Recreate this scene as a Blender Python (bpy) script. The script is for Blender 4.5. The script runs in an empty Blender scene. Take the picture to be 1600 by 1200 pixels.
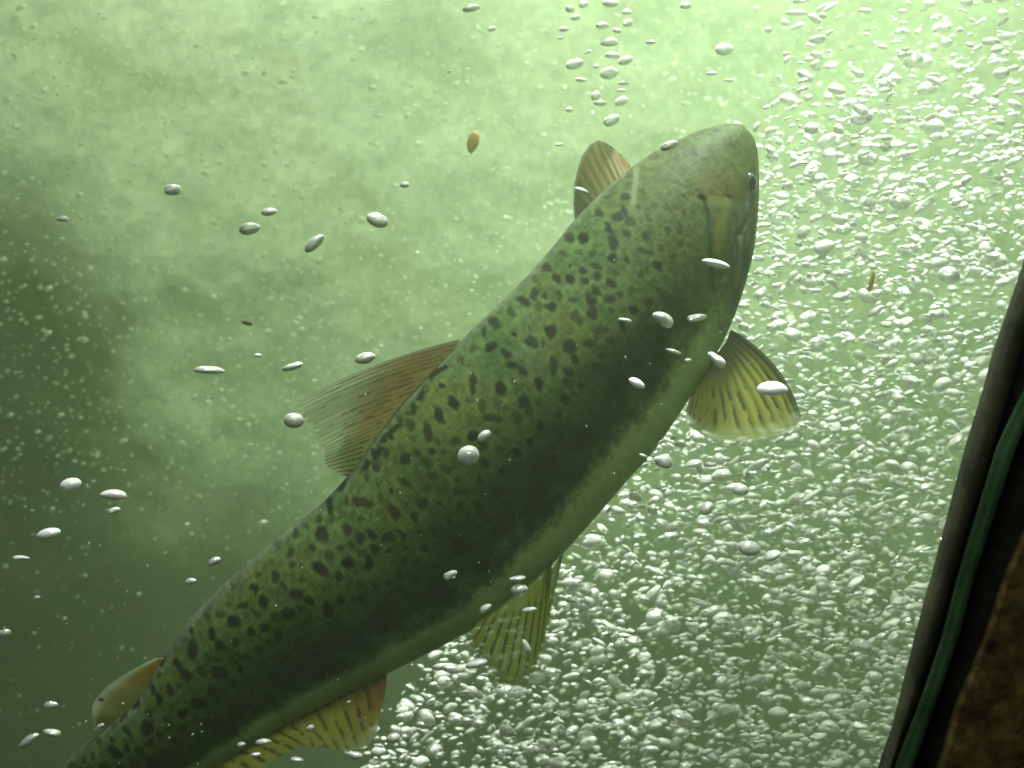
import bpy, math, random
import numpy as np
from mathutils import Vector, Matrix

random.seed(7)
rng = np.random.default_rng(7)
scene = bpy.context.scene
COL = scene.collection

# ---------------------------------------------------------------- camera, world, light
S = 0.0004            # metres per photo pixel on the plane y = 0 (the trout's plane)
D = 0.90              # camera distance to that plane
cam_d = bpy.data.cameras.new('camera')
cam = bpy.data.objects.new('camera', cam_d); COL.objects.link(cam)
cam.location = (0, -D, 0); cam.rotation_euler = (math.pi / 2, 0, 0)
cam_d.sensor_width = 36.0; cam_d.lens = 36.0 * D / (1600 * S)
cam_d.clip_start = 0.02; cam_d.clip_end = 50
cam_d.dof.use_dof = True; cam_d.dof.focus_distance = D - 0.02; cam_d.dof.aperture_fstop = 8.0
scene.camera = cam

world = bpy.data.worlds.new('World'); scene.world = world; world.use_nodes = True
bg = world.node_tree.nodes['Background']
bg.inputs[0].default_value = (0.55, 0.62, 0.42, 1); bg.inputs[1].default_value = 0.04

def area(name, loc, target, size, size_y, energy, color):
    l = bpy.data.lights.new(name, 'AREA'); l.shape = 'RECTANGLE'
    l.size = size; l.size_y = size_y; l.energy = energy; l.color = color
    o = bpy.data.objects.new(name, l); COL.objects.link(o)
    o.location = loc
    o.rotation_euler = (Vector(target) - Vector(loc)).to_track_quat('-Z', 'Y').to_euler()
    return o

# the tank lamp hangs over the open water, up and to the right
area('tank_lamp', (0.02, 0.56, 0.72), (0.02, 0.85, 0.12), 1.45, 0.20, 8.6, (0.96, 1.0, 0.93))
vf = area('viewer_fill', (0.02, -0.72, 0.54), (0.0, 0.0, -0.05), 0.34, 0.20, 3.4, (0.95, 1.0, 0.90))  # added unseen fill from the camera side for fish, bubbles and frame
fl = area('near_glass_fill', (-0.05, -0.115, 0.95), (-0.05, -0.075, 0.0), 0.75, 0.05, 1.6, (0.98, 1.0, 0.97))  # added unseen strip that brightens bubble tops near the glass
fl.data.spread = math.radians(60)
cl = area('curtain_fill', (0.36, 0.15, 1.7), (0.30, 0.20, 0.0), 0.24, 0.18, 8.6, (0.92, 1.0, 0.93))  # added unseen light to brighten the bubble curtain
cl.data.spread = math.radians(40)

scene.view_settings.view_transform = 'Standard'
scene.view_settings.look = 'None'
scene.view_settings.exposure = 0.0
scene.view_settings.gamma = 1.0
scene.view_settings.use_curve_mapping = False
scene.render.engine = 'CYCLES'
cy = scene.cycles
cy.use_denoising = True
try:
    cy.denoiser = 'OPENIMAGEDENOISE'
    cy.denoising_input_passes = 'RGB_ALBEDO_NORMAL'
except Exception:
    pass
cy.max_bounces = 10; cy.transparent_max_bounces = 24; cy.volume_bounces = 2
cy.transmission_bounces = 8; cy.glossy_bounces = 4; cy.diffuse_bounces = 3
cy.caustics_reflective = False; cy.caustics_refractive = False
cy.sample_clamp_indirect = 4.0

# ---------------------------------------------------------------- helpers
def at(px, py, y=0.0):
    k = S * (D + y) / D
    return Vector(((px - 800) * k, y, (600 - py) * k))

def tag(o, label=None, cat=None, group=None, kind=None):
    if label: o['label'] = label
    if cat: o['category'] = cat
    if group: o['group'] = group
    if kind: o['kind'] = kind
    return o

def np_mesh(name, verts, quads=None, tris=None, smooth=True):
    me = bpy.data.meshes.new(name)
    verts = np.asarray(verts, dtype=np.float32)
    me.vertices.add(len(verts)); me.vertices.foreach_set('co', verts.ravel())
    faces = quads if quads is not None else tris
    n = faces.shape[1]
    me.loops.add(faces.size); me.loops.foreach_set('vertex_index', faces.astype(np.int32).ravel())
    me.polygons.add(len(faces))
    me.polygons.foreach_set('loop_start', np.arange(len(faces), dtype=np.int32) * n)
    me.polygons.foreach_set('loop_total', np.full(len(faces), n, dtype=np.int32))
    me.polygons.foreach_set('use_smooth', np.full(len(faces), smooth))
    me.update(calc_edges=True); me.validate()
    return me

def link(name, me, mat=None, parent=None):
    o = bpy.data.objects.new(name, me); COL.objects.link(o)
    if mat is not None: me.materials.append(mat)
    if parent is not None: o.parent = parent
    return o

def set_color(me, rgb, alpha=None, name='Col'):
    a = me.color_attributes.new(name, 'FLOAT_COLOR', 'POINT')
    c = np.ones((len(me.vertices), 4), dtype=np.float32)
    c[:, :3] = rgb
    if alpha is not None: c[:, 3] = alpha
    a.data.foreach_set('color', c.ravel())

def _hash(ix, iy, seed):
    h = (ix.astype(np.int64) * 374761393 + iy.astype(np.int64) * 668265263 + seed * 974711) & 0x7fffffff
    h = ((h ^ (h >> 13)) * 1274126177) & 0x7fffffff
    h = (h ^ (h >> 16)) & 0xffff
    return h / 65535.0

def vnoise(x, y, seed=0):
    ix, iy = np.floor(x), np.floor(y)
    fx, fy = x - ix, y - iy
    fx = fx * fx * (3 - 2 * fx); fy = fy * fy * (3 - 2 * fy)
    a, b = _hash(ix, iy, seed), _hash(ix + 1, iy, seed)
    c, d = _hash(ix, iy + 1, seed), _hash(ix + 1, iy + 1, seed)
    return (a * (1 - fx) + b * fx) * (1 - fy) + (c * (1 - fx) + d * fx) * fy

def fbm(x, y, seed=0, octv=4):
    s, amp, tot = 0, 1.0, 0
    for k in range(octv):
        s = s + amp * vnoise(x * 2 ** k, y * 2 ** k, seed + k * 17); tot += amp; amp *= 0.5
    return s / tot

def sstep(a, b, x):
    t = np.clip((x - a) / (b - a), 0, 1)
    return t * t * (3 - 2 * t)

def mixc(c, col, f):
    return c * (1 - f[..., None]) + np.array(col) * f[..., None]

def spline(pts, n):
    """Catmull-Rom through pts (k x m), n samples at even parameter."""
    p = np.asarray(pts, float)
    p = np.vstack([2 * p[0] - p[1], p, 2 * p[-1] - p[-2]])
    k = len(p) - 3
    t = np.linspace(0, k, n); i = np.minimum(t.astype(int), k - 1); f = (t - i)[:, None]
    p0, p1, p2, p3 = p[i], p[i + 1], p[i + 2], p[i + 3]
    return 0.5 * (2 * p1 + (p2 - p0) * f + (2 * p0 - 5 * p1 + 4 * p2 - p3) * f ** 2 + (3 * p1 - p0 - 3 * p2 + p3) * f ** 3)

def polyline(pts, n):
    p = np.asarray(pts, float)
    d = np.r_[0, np.cumsum(np.linalg.norm(np.diff(p, axis=0), axis=1))]
    t = np.linspace(0, d[-1], n)
    return np.stack([np.interp(t, d, p[:, k]) for k in range(p.shape[1])], 1)

class N:
    """Small node-tree builder."""
    def __init__(self, name):
        self.m = bpy.data.materials.new(name); self.m.use_nodes = True
        self.t = self.m.node_tree; self.t.nodes.clear()
        self.out = self.t.nodes.new('ShaderNodeOutputMaterial')
    def n(self, kind, **kw):
        x = self.t.nodes.new(kind)
        for k, v in kw.items():
            if k.startswith('_'): setattr(x, k[1:], v)
            else: x.inputs[k.replace('__', ' ')].default_value = v
        return x
    def l(self, a, b): self.t.links.new(a, b)

# ---------------------------------------------------------------- materials
def mat_water():
    b = N('murky_green_water')
    v = b.n('ShaderNodeVolumePrincipled', Color=(0.70, 0.93, 0.52, 1), Density=0.30, Anisotropy=0.25)
    b.l(v.outputs[0], b.out.inputs['Volume'])
    return b.m

def mat_back_wall():
    b = N('algae_covered_wall')
    tc = b.n('ShaderNodeTexCoord')
    n2 = b.n('ShaderNodeTexNoise', Scale=75.0, Detail=4.0, Roughness=0.65)
    b.l(tc.outputs['Object'], n2.inputs['Vector'])
    r1 = b.n('ShaderNodeVertexColor', _layer_name='Col')
    r2 = b.n('ShaderNodeValToRGB'); r2.color_ramp.elements[0].position = 0.35; r2.color_ramp.elements[1].position = 0.7
    r2.color_ramp.elements[0].color = (0.74, 0.77, 0.74, 1); r2.color_ramp.elements[1].color = (1.18, 1.18, 1.0, 1)
    b.l(n2.outputs['Fac'], r2.inputs[0])
    mx = b.n('ShaderNodeMix', _data_type='RGBA', _blend_type='MULTIPLY'); mx.inputs[0].default_value = 1
    b.l(r1.outputs[0], mx.inputs[6]); b.l(r2.outputs[0], mx.inputs[7])
    p = b.n('ShaderNodeBsdfPrincipled', Roughness=0.9)
    b.l(mx.outputs[2], p.inputs['Base Color'])
    bp = b.n('ShaderNodeBump', Strength=0.25, Distance=0.01)
    b.l(n2.outputs['Fac'], bp.inputs['Height']); b.l(bp.outputs[0], p.inputs['Normal'])
    b.l(p.outputs[0], b.out.inputs[0])
    return b.m

def mat_simple(name, col, rough=0.7, spec=0.3, noise=None, bump=0.0, col2=None, detail=6.0):
    b = N(name)
    p = b.n('ShaderNodeBsdfPrincipled', Roughness=rough)
    p.inputs['Specular IOR Level'].default_value = spec
    p.inputs['Base Color'].default_value = (*col, 1)
    if noise:
        tc = b.n('ShaderNodeTexCoord')
        n1 = b.n('ShaderNodeTexNoise', Scale=noise, Detail=detail, Roughness=0.65)
        b.l(tc.outputs['Object'], n1.inputs['Vector'])
        r = b.n('ShaderNodeValToRGB'); r.color_ramp.elements[0].position = 0.38; r.color_ramp.elements[1].position = 0.64
        r.color_ramp.elements[0].color = (*col, 1); r.color_ramp.elements[1].color = (*(col2 or col), 1)
        b.l(n1.outputs['Fac'], r.inputs[0]); b.l(r.outputs[0], p.inputs['Base Color'])
        if bump:
            bp = b.n('ShaderNodeBump', Strength=bump, Distance=0.004)
            b.l(n1.outputs['Fac'], bp.inputs['Height']); b.l(bp.outputs[0], p.inputs['Normal'])
    b.l(p.outputs[0], b.out.inputs[0])
    return b.m

def mat_skin():
    b = N('trout_skin')
    a = b.n('ShaderNodeVertexColor', _layer_name='Col')
    tc = b.n('ShaderNodeTexCoord')
    v = b.n('ShaderNodeTexVoronoi', Scale=420.0)
    n = b.n('ShaderNodeTexNoise', Scale=160.0, Detail=3.0)
    b.l(tc.outputs['Object'], v.inputs['Vector']); b.l(tc.outputs['Object'], n.inputs['Vector'])
    p = b.n('ShaderNodeBsdfPrincipled', Roughness=0.62)
    p.inputs['Specular IOR Level'].default_value = 0.1
    b.l(a.outputs['Color'], p.inputs['Base Color'])
    bp = b.n('ShaderNodeBump', Strength=0.12, Distance=0.0006)
    b.l(v.outputs['Distance'], bp.inputs['Height']); b.l(bp.outputs[0], p.inputs['Normal'])
    b.l(p.outputs[0], b.out.inputs[0])
    return b.m

def mat_fin():
    b = N('trout_fin')
    a = b.n('ShaderNodeVertexColor', _layer_name='Col')
    p = b.n('ShaderNodeBsdfPrincipled', Roughness=0.5)
    p.inputs['Specular IOR Level'].default_value = 0.3
    t = b.n('ShaderNodeBsdfTranslucent')
    b.l(a.outputs['Color'], p.inputs['Base Color']); b.l(a.outputs['Color'], t.inputs['Color'])
    m1 = b.n('ShaderNodeMixShader'); m1.inputs[0].default_value = 0.6
    b.l(p.outputs[0], m1.inputs[1]); b.l(t.outputs[0], m1.inputs[2])
    tr = b.n('ShaderNodeBsdfTransparent')
    m2 = b.n('ShaderNodeMixShader')
    b.l(a.outputs['Alpha'], m2.inputs[0]); b.l(tr.outputs[0], m2.inputs[1]); b.l(m1.outputs[0], m2.inputs[2])
    b.l(m2.outputs[0], b.out.inputs[0])
    return b.m

def mat_bubble(name, body, glass, trans, wrinkle=0.15):
    """Air bubble in water: a clear sphere that bends and mirrors what is round it, whitened by a diffuse body colour."""
    b = N(name)
    geo = b.n('ShaderNodeNewGeometry')
    nz_ = b.n('ShaderNodeTexNoise', Scale=320.0, Detail=2.0)
    b.l(geo.outputs['Position'], nz_.inputs['Vector'])
    bp = b.n('ShaderNodeBump', Strength=wrinkle, Distance=0.0015)
    b.l(nz_.outputs['Fac'], bp.inputs['Height'])
    g = b.n('ShaderNodeBsdfGlass', Roughness=0.03, IOR=0.75, Color=(1, 1, 1, 1))
    gl = b.n('ShaderNodeBsdfGlossy', Roughness=0.12, Color=(1.0, 1.0, 1.0, 1))
    df = b.n('ShaderNodeBsdfDiffuse', Color=(*body, 1))
    tl = b.n('ShaderNodeBsdfTranslucent', Color=(*body, 1))
    for x in (g, gl, df): b.l(bp.outputs[0], x.inputs['Normal'])
    m1 = b.n('ShaderNodeMixShader'); m1.inputs[0].default_value = trans
    b.l(df.outputs[0], m1.inputs[1]); b.l(tl.outputs[0], m1.inputs[2])
    m4 = b.n('ShaderNodeMixShader'); m4.inputs[0].default_value = 0.15
    b.l(m1.outputs[0], m4.inputs[1]); b.l(gl.outputs[0], m4.inputs[2])
    m2 = b.n('ShaderNodeMixShader'); m2.inputs[0].default_value = glass
    b.l(m4.outputs[0], m2.inputs[1]); b.l(g.outputs[0], m2.inputs[2])
    b.l(m2.outputs[0], b.out.inputs[0])
    return b.m

M_WATER = mat_water()
M_WALL = mat_back_wall()
M_SKIN = mat_skin(); M_FIN = mat_fin()
M_BUB = mat_bubble('air_bubble', (0.98, 1.0, 0.98), 0.66, 0.10)
M_BUB_LIT = mat_bubble('lit_bubble', (1.0, 1.0, 1.0), 0.08, 0.10)
M_BUBC = mat_bubble('curtain_bubble', (0.96, 1.0, 0.90), 0.36, 0.20, 0.7)
M_FINE = mat_bubble('fine_bubble', (0.88, 1.0, 0.76), 0.08, 0.6)

# ---------------------------------------------------------------- the tank
def box_mesh(name, lo, hi):
    x0, y0, z0 = lo; x1, y1, z1 = hi
    v = [(x0, y0, z0), (x1, y0, z0), (x1, y1, z0), (x0, y1, z0), (x0, y0, z1), (x1, y0, z1), (x1, y1, z1), (x0, y1, z1)]
    f = np.array([(0, 3, 2, 1), (4, 5, 6, 7), (0, 1, 5, 4), (1, 2, 6, 5), (2, 3, 7, 6), (3, 0, 4, 7)])
    return np_mesh(name, v, quads=f, smooth=False)

Y_GLASS = -0.16
water = link('water', box_mesh('water', (-0.95, Y_GLASS, -0.62), (0.75, 0.86, 0.56)), M_WATER)
tag(water, kind='structure')

SHADE_BLOTCHES = [(30, 620, 200, 330, .95), (250, 1080, 620, 330, 1), (640, 70, 130, 70, .35), (900, 1200, 520, 400, 1), (1350, 1180, 520, 380, .95), (-300, 700, 400, 600, .9), (1250, 760, 320, 200, .45), (400, 1500, 1600, 400, 1)]
# back wall: an uneven rendered wall, a real relief
nx, nz = 320, 220
gx, gz = np.meshgrid(np.linspace(-1.3, 1.2, nx), np.linspace(-0.9, 0.62, nz))
gy = 0.90 + 0.05 * fbm(gx * 3, gz * 3, 3) - 0.02 * fbm(gx * 14, gz * 14, 5)
v = np.stack([gx, gy, gz], -1).reshape(-1, 3)
idx = np.arange(nx * nz).reshape(nz, nx)
q = np.stack([idx[:-1, :-1], idx[:-1, 1:], idx[1:, 1:], idx[1:, :-1]], -1).reshape(-1, 4)
nb = len(v)
v = np.vstack([v, [(-1.3, 1.15, -0.9), (1.2, 1.15, -0.9), (1.2, 1.15, 0.62), (-1.3, 1.15, 0.62)]])
q = np.vstack([q, [(nb, nb + 3, nb + 2, nb + 1)], [(idx[0, 0], nb, nb + 1, idx[0, -1])], [(idx[-1, 0], idx[-1, -1], nb + 2, nb + 3)]])
wme = np_mesh('tank_wall', v, quads=q)
kw = S * (D + .92) / D
wpx, wpy = v[:, 0] / kw + 800, 600 - v[:, 2] / kw
jx = wpx + 150 * (fbm(wpx / 130, wpy / 130, 201) - .5); jy = wpy + 150 * (fbm(wpx / 130, wpy / 130, 207) - .5)
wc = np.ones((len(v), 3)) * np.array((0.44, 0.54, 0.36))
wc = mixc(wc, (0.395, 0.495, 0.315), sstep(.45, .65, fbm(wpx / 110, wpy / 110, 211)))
for (x, y, a_, b_, s_) in SHADE_BLOTCHES:      # light fall-off painted into the wall colour; the small top one is a blotch
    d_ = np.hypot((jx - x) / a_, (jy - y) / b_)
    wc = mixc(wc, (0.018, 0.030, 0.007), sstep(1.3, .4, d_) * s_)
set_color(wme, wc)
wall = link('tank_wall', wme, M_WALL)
tag(wall, 'mottled algae-green back wall of the tank seen through murky water', 'wall')

def ico(sub):
    import bmesh
    bm = bmesh.new(); bmesh.ops.create_icosphere(bm, subdivisions=sub, radius=1.0)
    v = np.array([x.co[:] for x in bm.verts]); f = np.array([[y.index for y in x.verts] for x in bm.faces]); bm.free()
    return v, f
# ---------------------------------------------------------------- window edge and the rusty wall outside it
def strip(name, left, right, y0, y1, mat, parent, n=40, cross=10, bulge=0.0, wob=0.0, seed=0):
    """A long strip between two pixel outlines on the depth y0, as thick as y1 - y0; bulge rounds its face."""
    L = polyline(left, n); R = polyline(right, n)
    V = []
    for i in range(n):
        for k in range(cross):
            f = k / (cross - 1)
            p = L[i] * (1 - f) + R[i] * f
            w = wob * float(fbm(np.array(p[0] / 34.0 + seed), np.array(p[1] / 34.0), seed, 5) - 0.5)
            V.append(at(p[0], p[1], y0 - bulge * math.sin(math.pi * f) + w))
        for k in (1, 0):
            p = L[i] * (1 - k) + R[i] * k
            a = at(p[0], p[1], y0); V.append(Vector((a.x, y1, a.z)))
    m = cross + 2
    Q = []
    for i in range(n - 1):
        for k in range(m):
            a, b_ = i * m + k, i * m + (k + 1) % m
            Q.append((a, b_, b_ + m, a + m))
    me = np_mesh(name, [tuple(x) for x in V], quads=np.array(Q))
    return link(name, me, mat, parent)

M_SEAL = mat_simple('grey_green_sealant', (0.022, 0.026, 0.015), 0.7, 0.1, 45, 0.3, (0.048, 0.050, 0.028))
M_BLACK = mat_simple('black_rubber', (0.006, 0.006, 0.005), 0.8, 0.1, 90, 0.4, (0.014, 0.013, 0.009))
M_EDGE = mat_simple('green_glass_edge', (0.016, 0.048, 0.018), 0.6, 0.1, 40, 0.3, (0.038, 0.088, 0.038))
M_RUST = mat_simple('rusty_wall', (0.026, 0.021, 0.009), 0.95, 0.05, 90, 0.6, (0.085, 0.064, 0.020), 12.0)

lip_l = [(1668, 230), (1612, 400), (1575, 510), (1562, 545), (1545, 610), (1520, 690), (1470, 880), (1440, 990), (1388, 1195), (1340, 1380)]
lip_r = [(1700, 230), (1640, 420), (1604, 520), (1578, 610), (1552, 700), (1490, 900), (1463, 1000), (1432, 1100), (1397, 1195), (1348, 1380)]
grn_l = [(1733, 230), (1676, 400), (1644, 500), (1611, 600), (1565, 700), (1505, 900), (1479, 1000), (1445, 1100), (1408, 1195), (1356, 1380)]
grn_r = [(1760, 230), (1700, 400), (1667, 500), (1632, 600), (1588, 700), (1523, 900), (1497, 1000), (1462, 1100), (1428, 1195), (1378, 1380)]
wal_l = [(1840, 230), (1785, 400), (1750, 500), (1700, 620), (1655, 720), (1577, 900), (1545, 1000), (1502, 1100), (1474, 1195), (1410, 1380)]
wal_r = [(2300, 230), (2300, 400), (2300, 500), (2300, 620), (2300, 720), (2300, 900), (2300, 1000), (2300, 1100), (2300, 1195), (2300, 1380)]

win = bpy.data.objects.new('tank_window', None); COL.objects.link(win); win.location = at(1440, 1000, Y_GLASS)
tag(win, 'leaning window edge with black seal and green glass edge', 'window')
bpy.context.view_layer.update()
inv = win.matrix_world.inverted()
def into(o):
    o.matrix_parent_inverse = inv
    return o
into(strip('sealant', lip_l, lip_r, Y_GLASS - 0.004, Y_GLASS + 0.006, M_SEAL, win, bulge=0.004, wob=0.004, seed=3))
into(strip('rubber_seal', lip_r, grn_l, Y_GLASS + 0.006, Y_GLASS + 0.03, M_BLACK, win, seed=5))
into(strip('glass_edge', grn_l, grn_r, Y_GLASS - 0.004, Y_GLASS + 0.004, M_EDGE, win, bulge=0.002, wob=0.002, seed=9))
into(strip('frame_channel', grn_r, wal_l, Y_GLASS + 0.012, Y_GLASS + 0.03, M_BLACK, win, wob=0.004, seed=11))
pane = N('clear_pane'); tb = pane.n('ShaderNodeBsdfTransparent', Color=(0.97, 0.99, 0.97, 1)); pane.l(tb.outputs[0], pane.out.inputs[0])
pane_r = [(1900, -600)] + lip_l[:-1] + [(1290, 1560)]; V = []
for yy in (Y_GLASS - 0.012, Y_GLASS - 0.002):
    for p in pane_r: V.append(tuple(at(-900, p[1], yy)))
    for p in pane_r: V.append(tuple(at(p[0] + 14, p[1], yy)))
n_ = len(pane_r); Q = []
for s_ in (0, 2 * n_):
    for i in range(n_ - 1): Q.append((s_ + i, s_ + i + 1, s_ + n_ + i + 1, s_ + n_ + i))
into(link('glass_pane', np_mesh('glass_pane', V, quads=np.array(Q), smooth=False), pane.m, win))

rust = strip('rusty_wall', wal_l, wal_r, Y_GLASS - 0.022, Y_GLASS - 0.014, M_RUST, None, n=220, cross=160, wob=0.005, seed=21)
tag(rust, 'rusty brown mossy wall outside the tank window', 'wall')

# ---------------------------------------------------------------- the trout
STN = [  # back outline x, y, belly outline x, y, half thickness (px), depth (m)
    (1150, 193, 1163, 197, 7, .050), (1128, 195, 1179, 219, 26, .050), (1095, 203, 1185, 250, 45, .049), (1052, 221, 1186, 300, 66, .046),
    (1010, 245, 1183, 348, 82, .042), (970, 275, 1177, 394, 95, .038), (930, 311, 1165, 442, 105, .034),
    (893, 349, 1148, 492, 112, .030), (855, 396, 1128, 537, 117, .026), (815, 440, 1100, 585, 120, .022),
    (770, 484, 1066, 640, 122, .018), (724, 528, 1025, 700, 123, .014), (680, 574, 975, 757, 122, .011),
    (632, 626, 922, 818, 120, .008), (591, 678, 865, 880, 116, .006), (551, 734, 800, 938, 110, .004),
    (508, 781, 735, 985, 103, .002), (455, 824, 660, 1025, 95, .000), (400, 868, 590, 1060, 86, -.002),
    (345, 917, 520, 1094, 78, -.003), (295, 971, 455, 1127, 70, -.004), (251, 1036, 395, 1162, 62, -.005),
    (214, 1096, 338, 1196, 55, -.005), (164, 1138, 283, 1234, 48, -.004), (113, 1180, 228, 1278, 42, -.002),
    (60, 1240, 170, 1330, 36, .001), (0, 1302, 105, 1388, 30, .005), (-60, 1362, 45, 1448, 20, .010), (-92, 1394, 10, 1480, 7, .013)]
NS, NT = 760, 320
st = spline(np.array(STN, float), NS)
A, B = st[:, 0:2], st[:, 2:4]
thick, dep = st[:, 4] * S, st[:, 5]
th = np.linspace(0, 2 * math.pi, NT, endpoint=False)
ct, sn = np.cos(th), np.sin(th)
pc = (A + B) / 2; pe = (A - B) / 2
PX = pc[:, None, 0] + pe[:, None, 0] * ct[None]
PY = pc[:, None, 1] + pe[:, None, 1] * ct[None]
vfrac = (1 - ct)[None] / 2 + 0 * PX                     # 0 on the back, 1 on the belly
front = sn[None] + 0 * PX
prof = np.sign(sn) * np.abs(sn) ** 1.22 * (1 + 0.10 * ct)
YY = dep[:, None] - thick[:, None] * prof[None]
sfrac = np.linspace(0, 1, NS)[:, None] + 0 * PX

def seg_dist(px, py, pts):
    d = np.full(px.shape, 1e9)
    for (x0, y0), (x1, y1) in zip(pts[:-1], pts[1:]):
        dx, dy = x1 - x0, y1 - y0
        t = np.clip(((px - x0) * dx + (py - y0) * dy) / (dx * dx + dy * dy), 0, 1)
        d = np.minimum(d, np.hypot(px - x0 - t * dx, py - y0 - t * dy))
    return d

# relief of the head: gill cover edge, cheek, jaw line, eye socket
GILL = [(1084, 321), (1088, 324), (1091, 331), (1095, 350), (1097, 385), (1099, 420), (1104, 455), (1112, 490), (1122, 520)]
JAW = [(1185, 236), (1177, 280), (1168, 330), (1160, 380), (1150, 430)]
gd = seg_dist(PX, PY, GILL)
gx_edge = np.interp(PY, [p[1] for p in GILL[2:]], [p[0] for p in GILL[2:]])
side = np.clip((PX - gx_edge) / 6, -1, 1)
inhead = sstep(316, 336, PY) * sstep(540, 500, PY)
lift = 0.0016 * np.exp(-np.maximum(PX - gx_edge, 0) / 60) * sstep(-2, 5, PX - gx_edge) * inhead
lift -= 0.0014 * np.exp(-(gd / 5) ** 2)
jd = seg_dist(PX, PY, JAW)
lift -= 0.0012 * np.exp(-(jd / 4) ** 2)
for pl, wd, am in (([(1128, 318), (1133, 350), (1134, 385), (1128, 420), (1118, 440)], 4, .0009),
                   ([(1184, 262), (1172, 318), (1160, 352), (1146, 372)], 4, .0012), ([(1150, 372), (1156, 400), (1152, 440), (1140, 480)], 4, .0008)):
    lift -= am * np.exp(-(seg_dist(PX + 6 * (fbm(PX / 18, PY / 18, 44) - .5), PY, pl) / wd) ** 2)
lift += 0.0016 * np.exp(-(np.hypot((PX - 1160) / 20, (PY - 296) / 24)) ** 2)
lift += 0.0006 * (fbm(PX / 30, PY / 30, 40) - 0.5)
YY = YY - lift * np.sign(front) * np.abs(front) ** 0.5

kk = S * (D + dep[:, None]) / D
VX, VZ = (PX - 800) * kk, (600 - PY) * kk
verts = np.stack([VX, YY, VZ], -1).reshape(-1, 3)
i0 = np.arange(NS * NT).reshape(NS, NT); i1 = np.roll(i0, -1, 1)
quads = np.stack([i0[:-1], i0[1:], i1[1:], i1[:-1]], -1).reshape(-1, 4)

# colours of the skin (its own markings plus some painted shade and rim light)
wx = PX + 14 * (fbm(PX / 26, PY / 26, 51) - .5); wy = PY + 14 * (fbm(PX / 26, PY / 26, 77) - .5)
big = fbm(PX / 90, PY / 90, 11); mid = fbm(PX / 28, PY / 28, 12); fine = fbm(PX / 7, PY / 7, 13, 3)
c = np.ones(PX.shape + (3,)) * np.array((0.105, 0.160, 0.055))
c = mixc(c, (0.120, 0.160, 0.045), sstep(.45, .7, big))
c = mixc(c, (0.070, 0.125, 0.040), sstep(.5, .72, fbm(PX / 60, PY / 60, 19)))
head = sstep(900, 1120, PX + (420 - PY) * 0.6)
c = mixc(c, (0.104, 0.128, 0.052), head * 0.8)
# dusky flank stripe, part marking and part painted shade, widest at mid body
vm = vfrac + 0.16 * (big - .5) + 0.22 * (mid - .5)
mid_s = sstep(330, 560, PY)
stripe = sstep(.42, .68, vm) * sstep(.93, .80, vm) * mid_s
c = mixc(c, (0.036, 0.044, 0.038), stripe * (.84 - .35 * sstep(540, 430, PY) - .25 * sstep(1020, 1120, PY)))
c = mixc(c, (0.045, 0.028, 0.030), stripe * sstep(.5, .65, fbm(PX / 40, PY / 40, 23)) * 0.6)
# pale belly
bel = sstep(.80, .89, vfrac + 0.07 * (mid - .5) + 0.03 * (fine - .5)) * sstep(420, 560, PY)
c = mixc(c, (0.72, 0.88, 0.44), bel * 0.95)
c = mixc(c, (0.20, 0.30, 0.12), sstep(.74, .86, vm) * (1 - bel) * mid_s * 0.5)
# pale rim light along the back, painted into the skin
c = mixc(c, (0.17, 0.19, 0.16), sstep(.045 + .07 * sstep(800, 950, PY), .0, vfrac) * .75)
# fine scale speckle
c *= (1 + (1.1 * fine - .55) * (1 - .75 * bel))[..., None]
arc = np.cumsum(np.r_[0, np.hypot(*np.diff(pc, axis=0).T)])[:, None]
hw = np.hypot(pe[:, 0], pe[:, 1])[:, None]
c *= (1 + 0.16 * np.cos(arc * 2 * math.pi / 9 + th[None] * hw * math.pi / 9) * np.cos(arc * 2 * math.pi / 9 - th[None] * hw * math.pi / 9))[..., None]   # scale rows
c *= (0.85 + 0.3 * mid)[..., None]

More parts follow.
